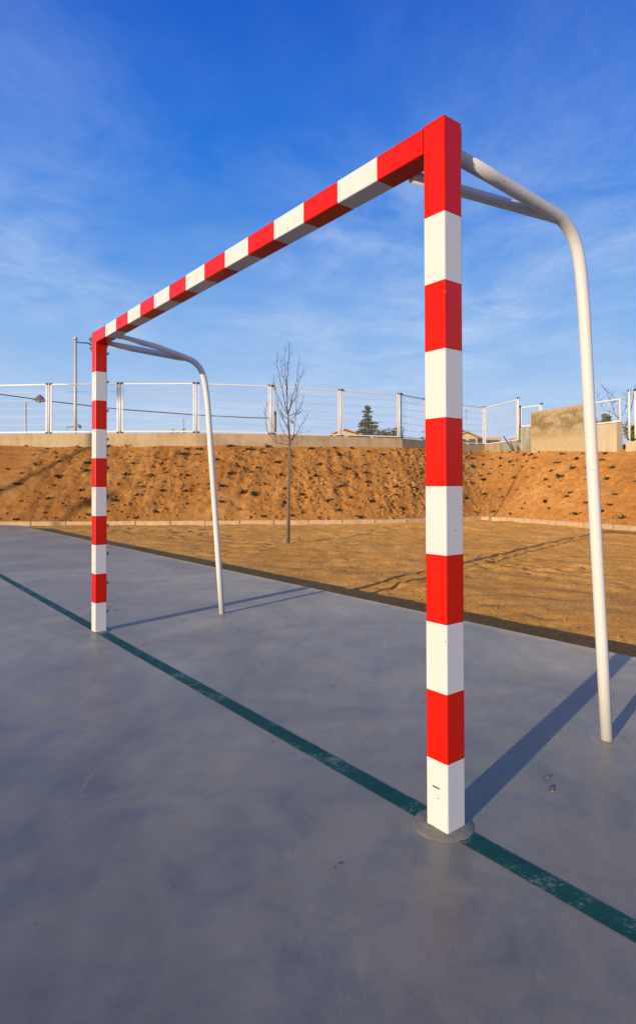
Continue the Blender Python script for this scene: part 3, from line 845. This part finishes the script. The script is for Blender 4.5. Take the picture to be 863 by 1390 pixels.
for ri, t in enumerate(rows):
    f = 2.9 + (ri % 2) * .11
    while f < 13.4:
        i = min(int(f), len(CREST) - 2)
        L = (polyat(CREST, i + 1).lerp(polyat(KERB, i + 1), 1 - t) - polyat(CREST, i).lerp(polyat(KERB, i), 1 - t)).length
        place_tuft(f + rt_.uniform(-.05, .05), min(.975, max(.03, t + rt_.uniform(-.05, .05))), rt_.uniform(.7, 1.45))
        f += rt_.uniform(.62, 1.05) / max(.5, L)

# loose stones: bank rubble (nobody could count)
bm = bmesh.new(); rs = random.Random(8)
def stone(p, r_):
    m = Matrix.Translation(p) @ Matrix.Rotation(rs.uniform(0, 6), 4, 'Z') @ Matrix.Diagonal((r_ * rs.uniform(.7, 1.4), r_ * rs.uniform(.7, 1.3), r_ * rs.uniform(.4, .8), 1))
    vs = bmesh.ops.create_icosphere(bm, subdivisions=1, radius=1, matrix=m)['verts']
    for v in vs: v.co += Vector((rs.uniform(-1, 1), rs.uniform(-1, 1), rs.uniform(-1, 1))) * r_ * .18
for i in range(1500):
    f = rs.uniform(3, 13.6); t = rs.random() ** 1.6
    p = bank_point(f, t); k = polyat(KERB, f); c = polyat(CREST, f)
    out = Vector((k.x - c.x, k.y - c.y, 0)).normalized() * .55 + Vector((0, 0, .83))
    stone(p + out * bank_disp(p, t), rs.choice((.012, .016, .022, .035)) * rs.uniform(.7, 1.2))
tag(link('bank_rubble', bm, M['stone']), 'small pale stones and clods strewn over the orange bank', 'rubble', kind='stuff')
bm = bmesh.new()
for i in range(5200):
    f = rs.uniform(3, 9.4) if rs.random() < .8 else rs.uniform(9.4, 13.6); t = .01 + .97 * rs.random() ** 1.25
    if noise.noise(Vector((f * 1.7, t * 3.0, 2.0))) < rs.uniform(-.45, .25): continue
    p = bank_point(f, t); k = polyat(KERB, f); c = polyat(CREST, f)
    out = Vector((k.x - c.x, k.y - c.y, 0)).normalized() * .55 + Vector((0, 0, .83))
    stone(p + out * bank_disp(p, t), rs.choice((.018, .025, .035, .035, .05, .07)) * rs.uniform(.7, 1.2))
tag(link('bank_clods', bm, M['bank']), 'crumbly orange clods lying thick on the left part of the bank', 'clods', kind='stuff')
bm = bmesh.new()
for i in range(2600):
    s = rs.uniform(-2, 15); b = 2.5 + rs.random() * 10
    p = G(s, b, 0)
    if p.y > 17.2 or p.x > 7.5 or p.x < -9: continue
    if noise.noise(Vector((p.x * .8, p.y * .8, 4))) < rs.uniform(-.3, .3): continue
    stone(Vector((p.x, p.y, sandz(p.x, p.y) - .003)), min(.0014 * p.y, rs.choice((.007, .010, .014, .020))) * rs.uniform(.6, 1.2))
tag(link('sand_clods', bm, M['sand']), 'small crumbs of trodden sand scattered over the ground', 'sand crumbs', kind='stuff')
bm = bmesh.new()
for i in range(900):
    s = rs.uniform(-2, 14); b = 2.35 + rs.random() ** 1.3 * 9
    p = G(s, b, 0)
    if p.y > 17.2 or p.x > 7.5 or p.x < -9: continue
    stone(Vector((p.x, p.y, sandz(p.x, p.y) + .002)), rs.choice((.004, .006, .009)) * rs.uniform(.7, 1.3))
tag(link('sand_pebbles', bm, M['stone']), 'tiny pebbles scattered in the sand', 'pebbles', kind='stuff')

# dry leaves and chips on the court
def court_pt(px, y): # ground point from bearing and depression
    D = CAMZ / ((y - 658.5) / FPX); return Vector(((px - 431.5) / FPX * D, D, .002))
def chip(seed, r_):
    rnd = random.Random(seed); bm = bmesh.new(); n = 9; pts_ = []
    c = bm.verts.new((0, 0, .35 * r_))
    for k in range(n):
        a = 2 * math.pi * k / n; q = r_ * (1 if k % 2 else .72) * rnd.uniform(.8, 1.15) * (1.25 if k in (0, 1) else 1)
        pts_.append(bm.verts.new((math.cos(a) * q, math.sin(a) * q * .55, r_ * rnd.uniform(.0, .45))))
    for k in range(n): bm.faces.new((c, pts_[k], pts_[(k + 1) % n]))
    r2 = bmesh.ops.solidify(bm, geom=bm.faces[:], thickness=.0012)
    return bm
spots = [(738, 1055, .013, 'curled tan dry leaf on the court right of the nearer post shadow'), (744, 1071, .014, 'lower of two dry leaves between the nearer post and the rear leg'),
         (148, 822, .02, 'brown dry leaf beside the farther post, left one of the pair'), (157, 826, .02, 'brown dry leaf beside the farther post, right one of the pair'),
         (193, 873, .017, None), (247, 841, .02, None), (283, 852, .012, None), (313, 844, .012, None), (324, 854, .016, None), (364, 1006.5, .009, 'small dry leaf just below the green line in the middle of the court'),
         (449, 929, .009, None), (485, 1008, .006, None), (453, 1174, .009, 'small dry chip on the bare court left of the nearer post foot'), (227, 1203, .004, None), (38, 1253, .004, None), (170, 905, .008, None), (40, 752, .02, None), (350, 860, .01, None), (560, 940, .008, None), (112, 990, .006, None)]
for i, (px, y, r_, lb) in enumerate(spots):
    o = link('dry_leaf', chip(i, r_), M['dryleaf'], None, False, court_pt(px, y)); o.rotation_euler[2] = i * 1.7
    tag(o, lb or 'tiny brown dry leaf or chip lying on the open concrete court', 'leaf', 'dry leaves scattered on the court')

# ------------------------------------------------------------------ HOUSES far behind
def house(px0, px1, D, yeave, yridge, wall, roof, label, gable=True, dep=6, win=2):
    x0_, x1_ = P(px0, D, z=0).x, P(px1, D, z=0).x; w = (x1_ - x0_) / 2; cx = (x0_ + x1_) / 2
    ze = P(0, D, y=yeave).z - 2.3; zr = P(0, D, y=yridge).z - 2.3
    root = empty('house', (cx, D, 2.3)); tag(root, label, 'house')
    bm = bmesh.new(); box(bm, (0, dep / 2, ze / 2), (w, 0, 0), (0, dep / 2, 0), (0, 0, ze / 2))
    if gable:
        v = [bm.verts.new(q) for q in ((-w, 0, ze), (w, 0, ze), (0, 0, zr - .12), (-w, dep, ze), (w, dep, ze), (0, dep, zr - .12))]
        bm.faces.new((v[0], v[1], v[2])); bm.faces.new((v[4], v[3], v[5]))
    link('wall', bm, wall, root)
    bm = bmesh.new(); e = .25
    if gable:
        for sx in (-1, 1):
            a = Vector((0, -e, zr)); b = Vector((sx * (w + e), -e, ze - .02)); t = (b - a); L = t.length; t.normalize(); up = Vector((-t.z * sx, 0, t.x * sx))
            if up.z < 0: up = -up
            box(bm, (a + b) / 2 + Vector((0, dep / 2 + e, 0)) + up * (.06 + .002 * sx), t * L / 2, Vector((0, dep / 2 + e, 0)), up * .06)
    else:
        box(bm, (0, dep / 2, zr - .12), (w + e, 0, 0), (0, dep / 2 + e, 0), (0, 0, .12))
        box(bm, (0, dep / 2, (ze + zr - .24) / 2), (w * .9, 0, 0), (0, dep * .45, 0), (0, 0, max(.02, (zr - .24 - ze) / 2 - .003)))
    link('roof', bm, roof, root)
    for k in range(win):
        xx = -w + 2 * w * (k + .5) / win
        bm = bmesh.new(); box(bm, (xx, -.02, ze - .55), (.32, 0, 0), (0, .03, 0), (0, 0, .42)); link('window', bm, M['window'], root)
        bm = bmesh.new(); box(bm, (xx, -.03, ze - 1.02), (.40, 0, 0), (0, .06, 0), (0, 0, .04)); link('sill', bm, wall, bpy.context.scene.objects[-1] if False else root)
    return root
house(620, 648, 60, 594.5, 586.5, M['render'], M['rooftile'], 'beige gabled house roof just right of the nearer post, beyond the fence', True, 8, 2)
house(657, 678, 62, 596, 593, M['render_white'], M['render'], 'white flat roofed house seen through the fence bend', False, 7, 3)
house(696, 708, 58, 600, 596, M['render'], M['rooforange'], 'small house corner with orange roof next to the mottled grey wall piece', True, 6, 1)
house(452, 485, 60, 589.5, 583, M['render'], M['rooforange'], 'low house with orange roof left of the layered cedar', True, 7, 2)
house(800, 817, 48, 580, 573, M['render'], M['rooftile'], 'beige house roof behind the left end of the short fence', True, 6, 1)
# roof aerial on the gabled house is part of it
hs = [o for o in S.objects if o.name.startswith('house') and o.parent is None][0]
bm = bmesh.new(); tube(bm, [(0, .3, 5.2), (0, .3, 6.3)], .03, 5); tube(bm, [(-.25, .3, 6.2), (.25, .3, 6.2)], .02, 4); link('aerial', bm, M['lampgrey'], hs)

# ------------------------------------------------------------------ poles outside the frame on the left; their long shadows cross the bank
SUN = Vector((-.6153, -.7698, .158)).normalized()
def floodpole(loc, h, label, seed, big=True):
    root = empty('floodlight_pole', loc); tag(root, label, 'floodlight pole')
    bm = bmesh.new(); tube(bm, [(0, 0, 0), (0, 0, h)], [.12, .09] if big else [.09, .07], 12); link('pole', bm, M['metal'], root)
    bm = bmesh.new(); bar(bm, (-.9 if big else -.3, 0, h), (.9 if big else .3, 0, h), .1, .1); link('cross_arm', bm, M['metal'], root)
    for x in ((-.7, .0, .7) if big else (.2,)):
        bm = bmesh.new(); box(bm, (x, 0, h + .28), (.25, 0, 0), (0, .12, 0), (0, 0, .2)); bmesh.ops.bevel(bm, geom=bm.edges[:], offset=.03, segments=2, affect='EDGES'); link('floodlight', bm, M['lamphead'], root)
hd_ = Vector((SUN.x, SUN.y, 0)).normalized()
b1 = Vector((-9.65, 18.6, 0)) + hd_ * 30; b1.z = ZS
b2 = Vector((-9.2, 17.9, 0)) + hd_ * 30; b2.z = ZS
floodpole(b1, 9.5, 'tall pole behind the photographer whose shadow climbs the bank and the wall', 1)
c_ = b2 + Vector((1.5, -.6, 0))
floodpole(c_, 5.5, 'shorter pole behind the photographer whose shadow lies low on the bank', 2, False)

# ------------------------------------------------------------------ LIGHT
sun = bpy.data.lights.new('sun', 'SUN'); sun.energy = 4.6; sun.angle = R(.53); sun.color = (1.0, .775, .49)
so = bpy.data.objects.new('sun', sun); COL.objects.link(so)
so.rotation_euler = SUN.to_track_quat('Z', 'Y').to_euler()
w = bpy.data.worlds.new('World'); S.world = w; w.use_nodes = True
nt = w.node_tree; bg = nt.nodes['Background']
sky = N(nt, 'ShaderNodeTexSky', sky_type='NISHITA'); sky.sun_disc = False
sky.sun_elevation = math.asin(SUN.z); sky.sun_rotation = math.atan2(SUN.x, SUN.y)
sky.air_density = 1.0; sky.dust_density = .3; sky.ozone_density = 3.0
tc = N(nt, 'ShaderNodeTexCoord'); vec = tc.outputs['Generated']
sep = N(nt, 'ShaderNodeSeparateXYZ'); nt.links.new(vec, sep.inputs[0])
K = 1 / .12
grad = ramp(nt, sep.outputs[2], [(0.0, (.50, .64, .86)), (.13, (.42, .60, .87)), (.24, (.24, .46, .84)), (.36, (.085, .29, .78)), (.48, (.026, .19, .72)), (.62, (.006, .115, .60)), (1.0, (.006, .055, .34))])
dot = N(nt, 'ShaderNodeVectorMath', operation='DOT_PRODUCT'); nt.links.new(vec, dot.inputs[0]); dot.inputs[1].default_value = SUN
glow = ramp(nt, dot.outputs['Value'], [(.0, 0), (.35, .30), (.8, .8), (1, 1)])
grad_c = mix(nt, glow.outputs[0], grad.outputs[0], (.30, .25, .215))
vm = N(nt, 'ShaderNodeVectorMath', operation='SCALE'); nt.links.new(grad_c, vm.inputs[0]); vm.inputs['Scale'].default_value = K
base_c = mix(nt, .97, sky.outputs[0], vm.outputs[0])
# cirrus: noise on a plane high above
zc = N(nt, 'ShaderNodeMath', operation='MAXIMUM'); nt.links.new(sep.outputs[2], zc.inputs[0]); zc.inputs[1].default_value = .04
dv = []
for k in (0, 1):
    q = N(nt, 'ShaderNodeMath', operation='DIVIDE'); nt.links.new(sep.outputs[k], q.inputs[0]); nt.links.new(zc.outputs[0], q.inputs[1]); dv.append(q)
cb = N(nt, 'ShaderNodeCombineXYZ'); nt.links.new(dv[0].outputs[0], cb.inputs[0]); nt.links.new(dv[1].outputs[0], cb.inputs[1])
c1 = noise_tex(nt, 1.0, 9, .62, mapping(nt, cb.outputs[0], (1.2, 1.0, 1), (0, 0, R(25))), .5)
c2 = noise_tex(nt, .42, 4, .5, mapping(nt, cb.outputs[0], (1, .8, 1), (0, 0, R(10))), .3)
c3 = noise_tex(nt, 4.5, 8, .70, mapping(nt, cb.outputs[0], (1.3, .9, 1), (0, 0, R(65))), .4)
m1 = ramp(nt, c1.outputs[0], [(.36, 0), (.72, 1)])
m2 = ramp(nt, c2.outputs[0], [(.38, .10), (.58, 1.1)])
m3 = ramp(nt, c3.outputs[0], [(.30, .45), (.70, 1)])
a = N(nt, 'ShaderNodeMath', operation='MULTIPLY'); nt.links.new(m1.outputs[0], a.inputs[0]); nt.links.new(m2.outputs[0], a.inputs[1])
b = N(nt, 'ShaderNodeMath', operation='MULTIPLY'); nt.links.new(a.outputs[0], b.inputs[0]); nt.links.new(m3.outputs[0], b.inputs[1])
c = N(nt, 'ShaderNodeMath', operation='MULTIPLY'); hi = ramp(nt, sep.outputs[2], [(.36, 1), (.60, .30)])
b2_ = N(nt, 'ShaderNodeMath', operation='MULTIPLY'); nt.links.new(b.outputs[0], b2_.inputs[0]); nt.links.new(hi.outputs[0], b2_.inputs[1])
nt.links.new(b2_.outputs[0], c.inputs[0]); c.inputs[1].default_value = .85
cc = N(nt, 'ShaderNodeVectorMath', operation='SCALE'); cc.inputs[0].default_value = (.62, .74, .95); cc.inputs['Scale'].default_value = K
fin = mix(nt, c.outputs[0], base_c, cc.outputs[0])
nt.links.new(fin, bg.inputs[0]); bg.inputs[1].default_value = .12

# ------------------------------------------------------------------ CAMERA
cam = bpy.data.cameras.new('camera'); co = bpy.data.objects.new('camera', cam); COL.objects.link(co); S.camera = co
cam.sensor_fit = 'HORIZONTAL'; cam.sensor_width = 36; cam.lens = 36 * FPX / 863
cam.shift_y = -45 / 863; cam.clip_end = 6000; cam.clip_start = .05
pitch, roll = .01216781, -.00291515
co.location = (0, 0, CAMZ)
co.rotation_euler = (Matrix.Rotation(math.pi / 2 + pitch, 3, 'X') @ Matrix.Rotation(-roll * -1, 3, 'Z')).to_euler()
S.view_settings.view_transform = 'Standard'; S.view_settings.look = 'None'; S.view_settings.exposure = 0; S.view_settings.gamma = 1
S.render.engine = 'CYCLES'
